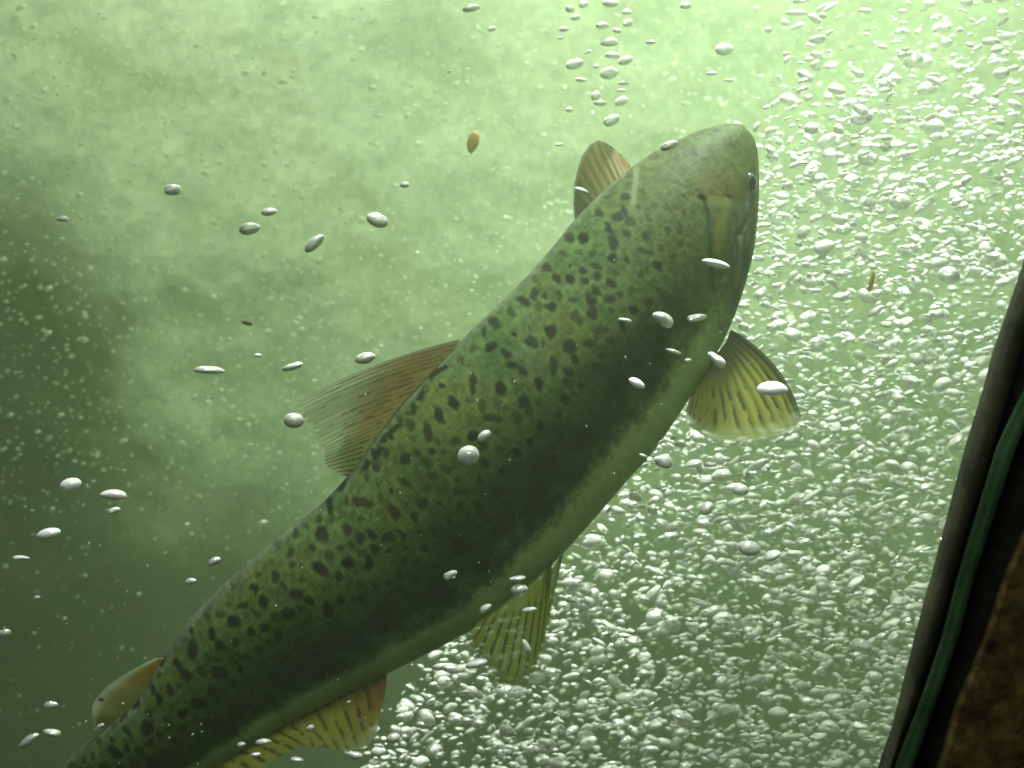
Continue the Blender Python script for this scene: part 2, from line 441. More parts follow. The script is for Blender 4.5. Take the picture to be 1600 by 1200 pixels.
SPOTS = [  # x, y, half length, half width, angle of the long side, depth of tone
(1079,249,5,3,30,.7),(1105,244,5,3,30,.5),(1042,253,6,3,20,.4),(980,280,7,5,10,.5),(1003,272,6,4,20,.3),(946,312,8,5,20,.6),(971,315,7,6,30,.8),
(932,340,8,5,50,.9),(970,338,11,5,75,.9),(960,348,8,7,0,.9),(944,366,11,5,65,.9),(908,380,9,8,60,1),(971,375,7,6,0,.8),(1000,381,8,6,50,.8),
(1004,353,7,4,60,.7),(1012,333,7,4,30,.6),(1033,335,9,3,60,.7),(1048,296,4,3,30,.6),(1036,314,4,4,0,.5),(1058,316,4,4,60,.8),(1063,323,5,3,30,.6),
(1057,343,5,4,40,.6),(1052,363,8,4,60,.7),(1049,374,6,4,60,.6),(1031,371,7,4,70,.6),(1021,396,6,5,50,.7),(994,400,9,5,20,.7),(1102,310,5,4,60,.9),
(1128,303,6,3,65,.9),(1117,367,5,2.5,90,.8),(1137,235,6,4,60,.5),(1117,210,6,3,-10,.4),(1084,222,5,2,20,.4),(889,446,8,6,40,1),(925,440,8,6,60,.9),
(950,412,8,7,70,1),(916,475,10,8,70,1),(945,475,7,9,80,.9),(960,468,6,5,50,.9),(895,499,8,7,50,.8),(931,521,8,5,50,.8),(977,460,6,5,50,.6),
(991,434,7,4,80,.7),(1003,405,7,4,30,.7),(1039,410,5,4,20,.6),(886,544,9,9,0,1),(914,540,6,10,90,.8),(956,434,6,4,30,.6),(854,422,10,6,55,.9),
(836,442,8,5,60,.6),(888,444,10,6,55,1),(878,402,9,5,30,.7),(818,474,12,7,35,1),(798,490,10,7,70,.8),(858,484,11,7,0,1),(890,474,7,5,30,.7),
(774,506,11,7,50,.9),(856,520,12,8,65,1),(898,504,8,7,60,.8),(934,520,6,8,80,.7),(770,544,8,9,90,1.1),(828,538,11,8,35,.9),(884,546,10,9,10,1),
(742,546,6,8,90,.6),(800,572,10,6,20,1),(816,580,8,5,40,.9),(860,574,15,6,85,.9),(840,600,12,6,70,1),(740,600,17,6,82,.9),(784,606,11,8,50,1),
(804,596,5,4,60,.6),(712,628,13,7,55,1),(816,626,10,8,60,.9),(690,646,14,6,65,1),(770,650,15,7,10,.9),(808,650,10,8,0,.7),(672,672,16,6,80,.9),
(744,676,10,9,60,1),(718,686,9,7,0,.7),(640,712,8,9,60,.9),(674,716,9,8,0,.8),(652,684,6,4,60,.5),(824,640,10,6,70,.7),(978,464,5,6,90,.6),
(536,756,11,8,-35,1.1),(520,788,13,6,75,.95),(574,778,17,7,10,.95),(624,792,13,8,55,.9),(640,748,13,6,30,.9),(668,778,9,8,40,.9),(696,754,9,12,60,.6),
(574,804,7,5,0,.7),(512,828,13,9,55,1.1),(552,820,11,6,40,1),(572,830,10,7,30,.95),(542,846,9,5,5,.9),(466,830,6,6,0,.8),(614,830,12,9,0,.8),
(462,856,8,7,50,.9),(498,848,8,5,20,.8),(526,858,6,7,90,.8),(554,868,10,9,0,1),(584,868,14,6,85,1),(514,878,15,8,35,1.1),(476,916,12,9,0,1.2),
(496,926,10,6,35,1.1),(424,930,11,7,40,1),(408,912,9,6,70,1),(442,890,11,6,60,.9),(468,876,6,5,0,.7),(414,892,6,5,-20,.7),(462,947,12,10,20,1),
(482,938,6,5,60,.8),(430,868,6,4,0,.5),(484,818,5,4,60,.6),(438,846,8,4,10,.4),(540,888,7,6,90,.8),(486,894,6,5,0,.6),(442,952,8,6,-20,.8),
(352,952,6,8,80,.7),(378,962,12,8,10,1),(404,974,8,8,40,1),(392,938,9,5,0,.8),(412,946,10,5,30,.7),(344,980,12,7,70,1.1),(358,996,10,7,35,1.1),
(312,1006,15,8,78,1.1),(306,980,6,5,30,.9),(384,990,7,6,0,.9),(446,978,9,10,50,.8),(336,1014,6,5,0,.6),(352,1016,6,5,20,.7),(418,1004,9,8,0,.7),
(396,1016,7,9,80,.7),(254,1028,11,8,80,1.2),(288,1030,11,6,30,1.1),(304,1044,12,7,35,1.1),(356,1038,13,9,25,1),(276,1068,10,8,75,1.1),(246,1069,11,6,55,1),
(258,1082,8,6,60,1),(324,1084,11,9,10,.9),(346,1066,9,8,0,.8),(300,1102,8,8,60,1),(242,1124,12,11,0,1.1),(338,1118,10,8,0,.7),(368,938,6,4,0,.6),
(370,910,7,5,40,.7),(378,1020,6,5,0,.6),(215,1098,10,6,-60,1),(197,1118,8,5,-40,.9),(209,1134,11,4,25,.9),(182,1131,5,4,0,.7),(192,1165,13,8,20,1.1),
(138,1179,5,4,60,.8),(116,1190,6,5,0,.6),(173,1187,8,7,0,.8),(161,1153,5,4,0,.8),(153,1172,5,4,60,.7),(299,1125,9,7,0,.7),(60,1260,12,7,30,1),
(100,1240,12,8,40,1),(130,1225,11,7,60,1),(160,1230,10,8,0,.9),(40,1300,10,7,20,1),(85,1290,10,8,50,1),(20,1340,9,6,30,1),(205,1210,12,8,20,1),(250,1180,11,8,60,.9)]
rs = np.random.default_rng(3)
spots = list(SPOTS)
for k in range(2400):   # medium spots where the back is still bare
    if len(spots) > len(SPOTS) + 150: break
    i = rs.integers(40, NS - 40); j = rs.uniform(0.04, 0.56)
    p = A[i] * (1 - j) + B[i] * j
    if p[1] < 300: continue
    if min((p[0] - q_[0]) ** 2 + (p[1] - q_[1]) ** 2 for q_ in spots) < 17 ** 2: continue
    r = rs.uniform(3.5, 7.0)
    spots.append((p[0], p[1], r * rs.uniform(1, 1.7), r, rs.uniform(20, 90), rs.uniform(.6, 1)))
for k in range(260):   # small freckles between the large spots
    i = rs.integers(60, NS - 40); j = rs.uniform(0.05, 0.62)
    p = A[i] * (1 - j) + B[i] * j
    r = rs.uniform(1.5, 4.0)
    spots.append((p[0], p[1], r * rs.uniform(1, 1.8), r, rs.uniform(0, 180), rs.uniform(.25, .55)))
ink = np.zeros(PX.shape); halo = np.zeros(PX.shape)
fx, fy = PX.ravel(), PY.ravel()
sx = (PX + 8 * (fbm(PX / 9, PY / 9, 31, 3) - .5) + 5 * (fbm(PX / 20, PY / 20, 33, 2) - .5))
sy = (PY + 8 * (fbm(PX / 9, PY / 9, 35, 3) - .5) + 5 * (fbm(PX / 20, PY / 20, 37, 2) - .5))
for (x, y, a_, b_, ang, tone) in spots:
    r = max(a_, b_) * 2 + 10
    i_ok = np.where((PX.min(1) < x + r) & (PX.max(1) > x - r) & (PY.min(1) < y + r) & (PY.max(1) > y - r))[0]
    if not len(i_ok): continue
    i_a, i_b = i_ok[0], i_ok[-1] + 1
    X_, Y_ = sx[i_a:i_b] - x, sy[i_a:i_b] - y
    ca, sa = math.cos(math.radians(ang)), math.sin(math.radians(ang))
    d = np.hypot((X_ * ca + Y_ * sa) / a_, (-X_ * sa + Y_ * ca) / b_)
    halo[i_a:i_b] = np.maximum(halo[i_a:i_b], sstep(2.4, 1.3, d) * min(tone, 1))
    ink[i_a:i_b] = np.maximum(ink[i_a:i_b], sstep(1.42, 0.70, d) * min(tone, 1))
c = c * (1 + 0.22 * halo * (1 - stripe))[..., None]
inkcol = np.ones(c.shape) * np.array((0.008, 0.010, 0.011))
inkcol = mixc(inkcol, (0.030, 0.018, 0.016), sstep(.5, .62, fbm(PX / 35, PY / 35, 91)))
c = c * (1 - 0.95 * ink[..., None]) + inkcol * 0.95 * ink[..., None]
# dark dashes where the dorsal fin joins the back
dd = seg_dist(wx, wy, [(668, 608), (640, 648), (604, 690), (572, 730)])
c = mixc(c, (0.018, 0.022, 0.022), sstep(9, 3, dd) * sstep(.34, .5, fbm(PX / 14, PY / 14, 88)))
dd = seg_dist(wx, wy, [(700, 570), (676, 590)])
c = mixc(c, (0.018, 0.024, 0.020), sstep(6, 2, dd))
# scars and cheek marks
dd = seg_dist(wx * .3 + PX * .7, PY, [(992, 268), (988, 290), (983, 326)])
c = mixc(c, (0.24, 0.28, 0.20), sstep(6, 2, dd) * .8)
dd = seg_dist(PX, PY, [(848, 546), (842, 572), (846, 592)])
c = mixc(c, (0.13, 0.17, 0.10), sstep(6, 1, dd) * .5)
c = mixc(c, (0.030, 0.034, 0.036), np.exp(-(gd / 2.8) ** 2) * (.75 - .5 * sstep(400, 470, PY)))
dd = seg_dist(PX, PY, [(1096, 334), (1098, 356), (1099, 372)])
c = mixc(c, (0.20, 0.24, 0.26), sstep(5, 1, np.abs(dd)) * .45)
dd = seg_dist(wx, PY, [(1113, 350), (1110, 372), (1107, 398)])
c = mixc(c, (0.30, 0.24, 0.05), np.exp(-(dd / 5.5) ** 2) * .75)
dd = seg_dist(wx, PY, [(1124, 322), (1120, 360), (1115, 398)])
c = mixc(c, (0.24, 0.25, 0.08), np.exp(-(dd / 6) ** 2) * .55)
dd = seg_dist(wx, wy, [(1092, 300), (1108, 318), (1135, 300)])
c = mixc(c, (0.19, 0.14, 0.045), sstep(30, 2, dd) * .45)
streak = fbm(PX / 5, PY / 34, 61)
cheek = sstep(1122, 1140, PX) * sstep(280, 400, PY) * sstep(520, 470, PY)
c = mixc(c, (0.055, 0.062, 0.048), cheek * .75)
c = mixc(c, (0.24, 0.25, 0.18), cheek * sstep(.50, .70, streak) * .5)
dd = seg_dist(wx, PY, [(1150, 376), (1150, 410), (1146, 446)])
c = mixc(c, (0.23, 0.24, 0.16), sstep(8, 2, dd) * .75)
dd = seg_dist(wx, PY, [(1160, 312), (1163, 330)])
c = mixc(c, (0.26, 0.29, 0.24), sstep(10, 3, dd) * .7)
dd = seg_dist(wx, PY, [(1180, 250), (1181, 330), (1172, 410), (1152, 478), (1143, 505)])
c = mixc(c, (0.24, 0.24, 0.05), sstep(6, 2, dd) * .7)
c = mixc(c, (0.045, 0.055, 0.065), np.exp(-(np.hypot((PX - 1166) / 12, (PY - 292) / 17)) ** 2) * .85)
c = np.clip(c * np.array((.48, .50, .45)), 0.005, 0.6)

trout = bpy.data.objects.new('trout', None); COL.objects.link(trout); trout.location = at(640, 760, 0)
tag(trout, 'large spotted olive-green trout swimming up across the tank', 'fish')
bpy.context.view_layer.update()
tinv = trout.matrix_world.inverted()
me = np_mesh('body', verts, quads=quads)
set_color(me, c.reshape(-1, 3))
body = link('body', me, M_SKIN, trout); body.matrix_parent_inverse = tinv

def fin(name, base, tips, depth0, depth1, bulge, colour, n_u=150, n_w=90, rays=18, thick_mm=1.4, ragged=0.02, seed=1, label=None):
    """A fan between a base line and an outer edge: rays run from one to the other; two skins, thin at the rim."""
    bs, tp = spline(base, n_u), spline(tips, n_u)
    u = np.linspace(0, 1, n_u)[:, None]; w = np.linspace(0, 1, n_w)[None, :]
    r = 1 + ragged * (vnoise(u * rays * 2.2, u * 0, seed) - .5) * 2
    tp2 = bs + (tp - bs) * r
    dvec = tp2 - bs
    perp = np.stack([dvec[:, 1], -dvec[:, 0]], 1)
    bl = np.interp(u[:, 0], np.linspace(0, 1, len(bulge)), bulge)[:, None]
    ctrl = (bs + tp2) / 2 + perp * bl
    P = (bs[:, None] * ((1 - w) ** 2)[..., None] + ctrl[:, None] * (2 * w * (1 - w))[..., None] + tp2[:, None] * (w ** 2)[..., None])
    X, Y = P[..., 0], P[..., 1]
    ridge = np.cos(u * rays * 2 * math.pi + 3 * (fbm(u * 5, w * 2, seed) - .5))
    yc = depth0 + (depth1 - depth0) * w + 0.00022 * ridge * sstep(0, .2, w) + 0.004 * np.sin(u * 5 + seed) * w
    t = 0.0005 * thick_mm * (1 - 0.8 * w) * np.ones_like(X)
    rgb, al = colour(u + 0 * X, w + 0 * X, X, Y, ridge * np.ones_like(X))
    k = S * (D + yc) / D
    f_ = np.stack([(X - 800) * k, yc - t, (600 - Y) * k], -1).reshape(-1, 3)
    b_ = np.stack([(X - 800) * k, yc + t, (600 - Y) * k], -1).reshape(-1, 3)
    idx = np.arange(n_u * n_w).reshape(n_u, n_w); o = n_u * n_w
    qf = np.stack([idx[:-1, :-1], idx[1:, :-1], idx[1:, 1:], idx[:-1, 1:]], -1).reshape(-1, 4)
    rim = np.r_[idx[0, :], idx[1:, -1], idx[-1, -2::-1], idx[-2:0:-1, 0]]
    nx_ = np.roll(rim, -1)
    qr = np.stack([rim, rim + o, nx_ + o, nx_], -1)
    me = np_mesh(name, np.vstack([f_, b_]), quads=np.vstack([qf, qf[:, ::-1] + o, qr]))
    set_color(me, np.vstack([rgb.reshape(-1, 3)] * 2), np.r_[al.ravel(), al.ravel()])
    ob = link(name, me, M_FIN, trout); ob.matrix_parent_inverse = tinv
    if label: ob['label'] = label
    return ob

def flat(X, col): return np.ones(X.shape + (3,)) * np.array(col)

def col_dorsal(u, w, X, Y, ridge):
    c = flat(X, (0.38, 0.29, 0.12))
    c = mixc(c, (0.40, 0.40, 0.12), sstep(.45, .85, u))
    c = mixc(c, (0.50, 0.56, 0.36), sstep(.50, .95, w + .25 * (1 - u)))
    dash = sstep(.15, .7, ridge) * sstep(.40, .62, fbm(u * 22, w * 9, 5, 3))
    c = mixc(c, (0.05, 0.04, 0.022), dash * (.45 + .55 * u) * sstep(1.0, .75, w))
    c = mixc(c, (0.05, 0.045, 0.02), sstep(.2, .7, ridge) * sstep(.55, .8, u) * sstep(.2, .4, w) * .8)
    c = mixc(c, (0.28, 0.33, 0.30), sstep(.05, .0, u) * .7)
    return c,   .82 - .35 * sstep(.5, 1, w) - .1 * sstep(.8, 1, u)
fin('dorsal_fin', [(720, 530), (694, 564), (656, 606), (616, 652), (584, 696), (556, 744)],
    [(462, 628), (474, 648), (492, 674), (506, 700), (508, 722), (528, 742)], .006, -.006, [-.07, -.05, -.02, .02, .06], col_dorsal, rays=22, ragged=.028, seed=4)

def col_adipose(u, w, X, Y, ridge):
    c = flat(X, (0.38, 0.25, 0.055))
    c = mixc(c, (0.26, 0.27, 0.10), sstep(.1, .7, u))
    c = mixc(c, (0.42, 0.48, 0.34), sstep(.6, .95, w))
    c = mixc(c, (0.04, 0.045, 0.03), sstep(7, 3, np.hypot(X - 158, (Y - 1093) * 1.8)))
    return c, .97 - .35 * sstep(.75, 1, w)
fin('adipose_fin', [(262, 1030), (244, 1058), (220, 1092), (192, 1118), (162, 1138)],
    [(243, 1028), (208, 1046), (170, 1070), (146, 1100), (146, 1130)], -.004, -.006, [0, 0, 0], col_adipose, n_u=80, n_w=60, rays=3, thick_mm=4, ragged=.01, seed=6)

def col_pect(u, w, X, Y, ridge):
    c = flat(X, (0.38, 0.38, 0.08))
    c = mixc(c, (0.10, 0.085, 0.05), sstep(.45, .05, w) * .9)
    rayd = sstep(.1, .8, ridge) * sstep(.25, .5, w) * sstep(.98, .8, w) * sstep(.38, .55, fbm(u * 30, w * 7, 8, 3))
    c = mixc(c, (0.05, 0.042, 0.02), rayd * .85)
    c = mixc(c, (0.42, 0.48, 0.22), sstep(.78, .98, w) * .8)
    c = mixc(c, (0.075, 0.078, 0.062), sstep(.16, .03, u) * .85)
    return c, .95 - .4 * sstep(.8, 1, w) - .1 * sstep(.3, .7, w)
fin('pectoral_fin', [(1142, 515), (1134, 535), (1120, 552), (1104, 566), (1092, 590)],
    [(1252, 648), (1240, 670), (1205, 682), (1160, 688), (1115, 684), (1085, 671), (1071, 645)], .026, .010, [.20, .10, 0, -.04, -.04], col_pect, rays=14, ragged=.012, seed=8,
    label='yellow-green fanned pectoral fin on the near side')

def col_pect2(u, w, X, Y, ridge):
    c = flat(X, (0.38, 0.31, 0.14))
    c = mixc(c, (0.30, 0.19, 0.07), sstep(.4, .1, u) * sstep(.4, .8, w))
    c = mixc(c, (0.12, 0.12, 0.08), sstep(.5, .9, u))
    c = mixc(c, (0.11, 0.10, 0.05), sstep(.2, .8, ridge) * .4)
    return c, .78 - .25 * sstep(.9, 1, w)
fin('pectoral_fin', [(1010, 300), (985, 318), (958, 345), (935, 375)],
    [(990, 266), (972, 243), (948, 224), (930, 221), (912, 240), (901, 270), (896, 305), (898, 350)], .075, .10, [0, 0, .05, .08], col_pect2, rays=12, ragged=.01, seed=10,
    label='brownish pectoral fin on the far side, behind the back')

def col_pelvic(u, w, X, Y, ridge):
    c = flat(X, (0.48, 0.54, 0.12))
    c = mixc(c, (0.05, 0.045, 0.02), sstep(.25, .85, ridge) * sstep(.1, .3, w) * sstep(1, .8, w) * .75)
    c = mixc(c, (0.10, 0.06, 0.03), sstep(.3, .0, u) * sstep(.5, .1, w))
    c = mixc(c, (0.24, 0.27, 0.14), sstep(.75, 1, w) * .8)
    return c, .72 - .35 * sstep(.7, 1, w)
fin('pelvic_fin', [(862, 876), (838, 905), (800, 932), (752, 966)],
    [(848, 1000), (834, 1050), (812, 1080), (790, 1078), (768, 1048), (742, 1020), (726, 990)], -.004, -.022, [.05, 0, 0, -.02], col_pelvic, rays=10, ragged=.02, seed=12,
    label='yellow-green pelvic fin on the near side')
fin('pelvic_fin', [(880, 862), (866, 884), (846, 905), (826, 925)],
    [(860, 950), (854, 985), (846, 1020), (836, 1034), (826, 1020), (816, 990)], .018, .022, [.03, 0, 0], col_pelvic, rays=7, ragged=.02, seed=14,
    label='pelvic fin on the far side, half hidden')

def col_anal(u, w, X, Y, ridge):
    c = flat(X, (0.62, 0.58, 0.15))
    c = mixc(c, (0.42, 0.20, 0.06), sstep(.35, .0, u) * sstep(.9, .4, w))
    c = mixc(c, (0.07, 0.05, 0.02), sstep(.2, .8, ridge) * .7 * sstep(.35, .55, fbm(u * 20, w * 5, 15, 3)))
    c = mixc(c, (0.14, 0.07, 0.025), sstep(.35, .05, w) * .7)
    c = mixc(c, (0.75, 0.80, 0.66), sstep(.7, 1, w) * sstep(.5, .1, u))
    return c, .80 - .25 * sstep(.75, 1, w)
fin('anal_fin', [(604, 1050), (550, 1078), (490, 1108), (430, 1140), (370, 1172), (322, 1200)],
    [(596, 1112), (580, 1160), (545, 1176), (500, 1166), (460, 1170), (410, 1200), (345, 1230)], -.004, -.012, [.06, .02, 0, 0], col_anal, rays=15, ragged=.03, seed=16)

def col_tail(u, w, X, Y, ridge):
    c = flat(X, (0.14, 0.15, 0.06))
    c = mixc(c, (0.05, 0.05, 0.03), sstep(.2, .8, ridge) * .6)
    return c, .95 - .2 * w
fin('caudal_fin', [(-88, 1386), (-60, 1412), (-25, 1445), (8, 1474)],
    [(-265, 1470), (-225, 1530), (-170, 1560), (-140, 1600), (-80, 1680)], .013, .03, [-.05, 0, .05], col_tail, rays=20, ragged=.02, seed=18)

# the eye: a dark ball sunk in the cheek, with an iris ring and pupil in its colours
nu, nv = 48, 32
uu, vv = np.meshgrid(np.linspace(0, 2 * math.pi, nu, endpoint=False), np.linspace(0, math.pi, nv))
R_ = 16 * S
ex, ey, ez = np.sin(vv) * np.cos(uu) * R_ * .8, -np.cos(vv) * R_ * .6, np.sin(vv) * np.sin(uu) * R_ * 1.1
ie = np.arange(nu * nv).reshape(nv, nu); je = np.roll(ie, -1, 1)
me = np_mesh('eye', np.stack([ex, ey, ez], -1).reshape(-1, 3), quads=np.stack([ie[:-1], je[:-1], je[1:], ie[1:]], -1).reshape(-1, 4))
ec = np.ones(vv.shape + (3,)) * np.array((0.05, 0.055, 0.05))
ec = mixc(ec, (0.07, 0.075, 0.06), sstep(.62, .72, vv) * sstep(1.15, 1.0, vv))
ec = mixc(ec, (0.006, 0.007, 0.009), sstep(.70, .60, vv))
set_color(me, ec.reshape(-1, 3))
be = N('fish_eye'); ae = be.n('ShaderNodeVertexColor', _layer_name='Col'); pe_ = be.n('ShaderNodeBsdfPrincipled', Roughness=0.15)
be.l(ae.outputs['Color'], pe_.inputs['Base Color']); be.l(pe_.outputs[0], be.out.inputs[0])
eye = link('eye', me, be.m, trout)
d2 = (PX - 1166) ** 2 + (PY - 292) ** 2 + (front < 0) * 1e6
j = np.unravel_index(np.argmin(d2), d2.shape)
pos = Vector((VX[j], YY[j] + R_ * .50, VZ[j]))
eye.matrix_parent_inverse = tinv
eye.location = pos; eye.rotation_euler = (0, 0, math.radians(38))

# ---------------------------------------------------------------- bubbles
def ico(sub):
    import bmesh
    bm = bmesh.new(); bmesh.ops.create_icosphere(bm, subdivisions=sub, radius=1.0)
    v = np.array([x.co[:] for x in bm.verts]); f = np.array([[y.index for y in x.verts] for x in bm.faces]); bm.free()
    return v, f
ICO4, ICO2 = ico(4), ico(2)

def blob(v, seed, amt):
    r_ = np.random.default_rng(seed)
    o = v.copy(); s = np.zeros(len(v))
    for k in range(5):
        d = r_.normal(size=3); d /= np.linalg.norm(d)
        s += amt * r_.uniform(-1, 1) * np.cos(r_.uniform(1.2, 3.2) * (v @ d) + r_.uniform(0, 6))
    o = o * (1 + s)[:, None]
    o[:, 2] = np.where(o[:, 2] < 0, o[:, 2] * r_.uniform(.65, .95), o[:, 2])   # flatter underneath
    return o

BUB = [np_mesh('bubble', blob(ICO4[0], 100 + k, .09 if k % 2 else .15), tris=ICO4[1]) for k in range(14)]
for m in BUB: m.materials.append(M_BUB)
n_bub = 0
def bubble(px, py, w, h, ang=0.0, y=-0.1, label='', group=None, mat_variant=None):
    global n_bub
    k = S * (D + y) / D
    o = bpy.data.objects.new('bubble', BUB[n_bub % len(BUB)]); COL.objects.link(o)
    o.location = at(px, py, y)
    o.scale = (w / 2 * k, (w + h) / 4 * k, h / 2 * k)
    o.rotation_euler = (0, math.radians(ang), 0)
    tag(o, label, 'bubble', group)
    n_bub += 1
    return o

FREE = [  # x, y, width, height, tilt, label
(268,298,30,18,0,'round grey bubble alone in the upper left water'),
(421,332,26,14,-10,'small shiny bubble above a tilted oval one, left of centre'),
(388,358,32,17,-15,'tilted oval bubble below a small shiny one, left of centre'),
(491,380,40,22,-38,'long white bubble tilted steeply, above the dorsal fin'),
(590,346,36,25,28,'bean-shaped clear bubble with a dark notch, above the back'),
(632,289,14,11,0,'tiny bright bubble above the bean-shaped one'),
(97,343,18,14,0,'small round bubble near the left edge of the water'),
(328,580,48,13,3,'long flat bubble left of the dorsal fin'),
(458,573,34,14,-20,'thin slanted bubble just left of the dorsal fin top'),
(571,560,30,19,-8,'bright bubble touching the front edge of the dorsal fin'),
(402,555,12,8,0,'tiny bubble above the long flat one, left of the dorsal fin'),
(460,658,30,24,10,'round bubble at the tip of the dorsal fin'),
(111,757,30,19,-15,'bright white bubble, upper of a cluster at lower left'),
(177,774,40,17,3,'wide bright bubble right in the lower left cluster'),
(178,799,20,11,-10,'small bubble under the wide bright one, lower left'),
(77,835,38,20,-15,'brightest white bubble, lowest of the lower left cluster'),
(31,872,26,7,0,'thin flat bubble below the brightest one, lower left'),
(58,934,10,9,0,'tiny dot of a bubble in the dark lower left water'),
(299,909,18,11,0,'small bubble glinting in dark water left of the tail'),
(335,878,22,14,-30,'faint slanted bubble beside the back, left of the tail'),
(6,990,20,18,0,'bubble cut by the left edge, above the tail'),
(80,1103,22,12,0,'bubble left of the small orange fin'),
(82,1145,28,14,5,'bright bubble at the lower left corner, right of a pair'),
(45,1158,32,15,-32,'slanted bubble at the lower left corner, left of a pair'),
(156,1134,12,8,-20,'tiny bubble at the rear of the small orange fin'),
(733,713,33,32,0,'big round bubble on the middle of the trout'),
(757,681,22,14,-42,'slanted bubble just above the big round one on the trout'),
(1035,500,36,22,32,'egg-shaped bubble behind the gill cover of the trout'),
(1088,498,34,13,-5,'flat oval bubble right of the egg-shaped one on the gill'),
(977,501,22,8,8,'thin bubble left of the egg-shaped one on the trout'),
(1051,549,24,6,15,'needle-thin bubble above the pectoral fin'),
(1075,563,12,7,0,'tiny bubble between the needle-thin one and the pectoral fin'),
(995,600,28,15,35,'slanted white bubble on the flank left of the pectoral fin'),
(1118,412,44,13,14,'leaf-shaped white bubble across the cheek of the trout'),
(1118,562,34,22,42,'hooked white bubble at the root of the pectoral fin'),
(1208,611,48,24,3,'large double bubble over the pectoral fin'),
(809,904,26,10,-10,'white bubble, uppermost of three on the pelvic fin root'),
(812,922,24,18,0,'clear bubble right under the uppermost on the pelvic fin root'),
(757,951,20,14,-35,'bubble on the belly left of the pelvic fin'),
(828,953,22,8,-8,'flat bubble on the front edge of the pelvic fin'),
(745,1037,32,12,-15,'dark topped bubble left of the pelvic fin tip'),
(822,1012,12,26,-25,'upright clear bubble on the lower pelvic fin'),
(703,900,26,13,-20,'dull faint bubble on the dark flank above the pelvic fin'),
(908,298,24,9,18,'white bubble on the far brownish pectoral fin'),
(1045,228,28,12,-22,'bright bubble touching the top of the head'),
(985,790,12,8,30,'dark little bubble at the belly edge above the curtain'),
(1005,712,14,5,22,'thin bubble at the belly edge below the pectoral fin'),
(1037,722,28,26,20,'clear ribbed bubble at the belly below the pectoral fin'),
(1033,690,14,6,-30,'faint slanted bubble under the pectoral fin root'),
(412,1160,24,9,-4,'flat bubble on the rear of the anal fin, uppermost'),
(400,1179,16,8,-10,'flat bubble under the uppermost on the anal fin'),
(377,1164,12,9,0,'clear small bubble at the anal fin base'),
(463,1186,18,9,8,'clear bubble on the lower edge of the anal fin'),
(557,1181,20,12,10,'ring-like bubble below the anal fin tip'),
(615,1153,20,14,-20,'clear bubble right of the anal fin tip'),
(592,1165,16,6,10,'sliver of a bubble between anal fin tip and a clear one'),
(636,1187,12,11,0,'small bright bubble at the bottom, right of the anal fin'),
(485,1138,14,10,-35,'clear bubble in the middle of the anal fin'),
(735,13,26,10,-12,'bright bubble at the top edge, left of the rising stream'),
(768,45,14,10,0,'small bubble below the one at the top edge'),
(1132,79,29,21,8,'big glowing bubble high above the snout'),
(1112,115,18,8,0,'faint flat bubble below the big glowing one'),
(1138,126,16,8,5,'faint flat bubble, lower of two above the snout'),
(1072,10,18,12,0,'grey bubble at the top edge, right of the stream'),
(1017,66,16,8,-5,'grey bubble just right of the rising stream'),
(1348,184,34,27,-5,'large white bubble with a dark rim, upper right'),
(1455,195,36,30,10,'large pale bubble right of the white one, upper right'),
(1565,115,24,18,0,'bright bubble near the right edge at the top'),
(1549,65,26,12,0,'flat bubble near the top right corner'),
(1511,4,20,12,0,'dark bubble cut by the top edge at the right'),
(1270,268,20,15,0,'white bubble right of the snout'),
(1229,339,15,12,0,'small ring-like bubble right of the eye'),
(1253,438,11,17,-35,'dark bubble beside the curtain, right of the cheek'),
(1461,521,14,18,-35,'dark-centred bubble near the window edge'),
(1579,226,28,12,0,'grey bubble at the right edge below the bright one'),
(1462,412,40,20,-8,'large bright patch-like bubble in the upper curtain'),
(1493,682,24,9,-18,'dark flat bubble next to the leaning window edge'),
(1157,768,26,19,12,'white bubble standing out in the mid curtain'),
(1435,948,20,18,0,'dark-edged bubble in the curtain beside the window'),
(1105,795,22,20,-30,'clear round bubble in the curtain right of the belly'),
(1205,868,26,20,-20,'large white bubble in the lower curtain'),
(1172,858,34,24,15,'wide clear bubble left of the large white one, lower curtain'),
]
STREAM = [(954,5,24,12,0),(952,67,28,14,-4),(980,37,18,12,0),(978,95,24,15,-22),(940,40,20,9,0),(898,100,30,20,-10),(952,116,29,21,0),(957,87,24,12,5),
(918,82,14,8,-20),(932,105,10,8,0),(908,125,18,8,0),(975,130,16,8,0),(970,141,14,7,0),(931,150,15,14,-35),(938,161,20,9,0),(971,159,22,15,-22),
(955,190,30,17,-20),(890,172,12,9,0),(890,14,14,10,0),(899,27,16,12,0),(912,8,16,12,0),(881,46,16,9,0),(875,60,10,7,0),(980,20,16,8,0),(965,48,14,10,0),(874,226,12,6,0)]
ry = np.random.default_rng(21)
for (x, y_, w, h, a, lab) in FREE:
    dpt = -0.095 + ry.uniform(-.025, .025)
    if (x > 1150 or y_ < 130) and not (y_ > 380 and x < 1230): dpt = .10 + ry.uniform(-.04, .04)   # these rise with the curtain
    o = bubble(x, y_, w, h, a, dpt, lab)
    if x < 200 and 740 < y_ < 900 or (x, y_) in ((1118, 412), (1118, 562), (1208, 611), (995, 600)):   # strongly lit bubbles: brightness put into a nearly opaque white
        o.data = o.data.copy(); o.data.materials.clear(); o.data.materials.append(M_BUB_LIT)
for (x, y_, w, h, a) in STREAM:
    bubble(x, y_, w, h, a, 0.13 + ry.uniform(-.04, .04), 'silvery bubble rising in the narrow stream above the trout', 'bubbles of the rising stream')

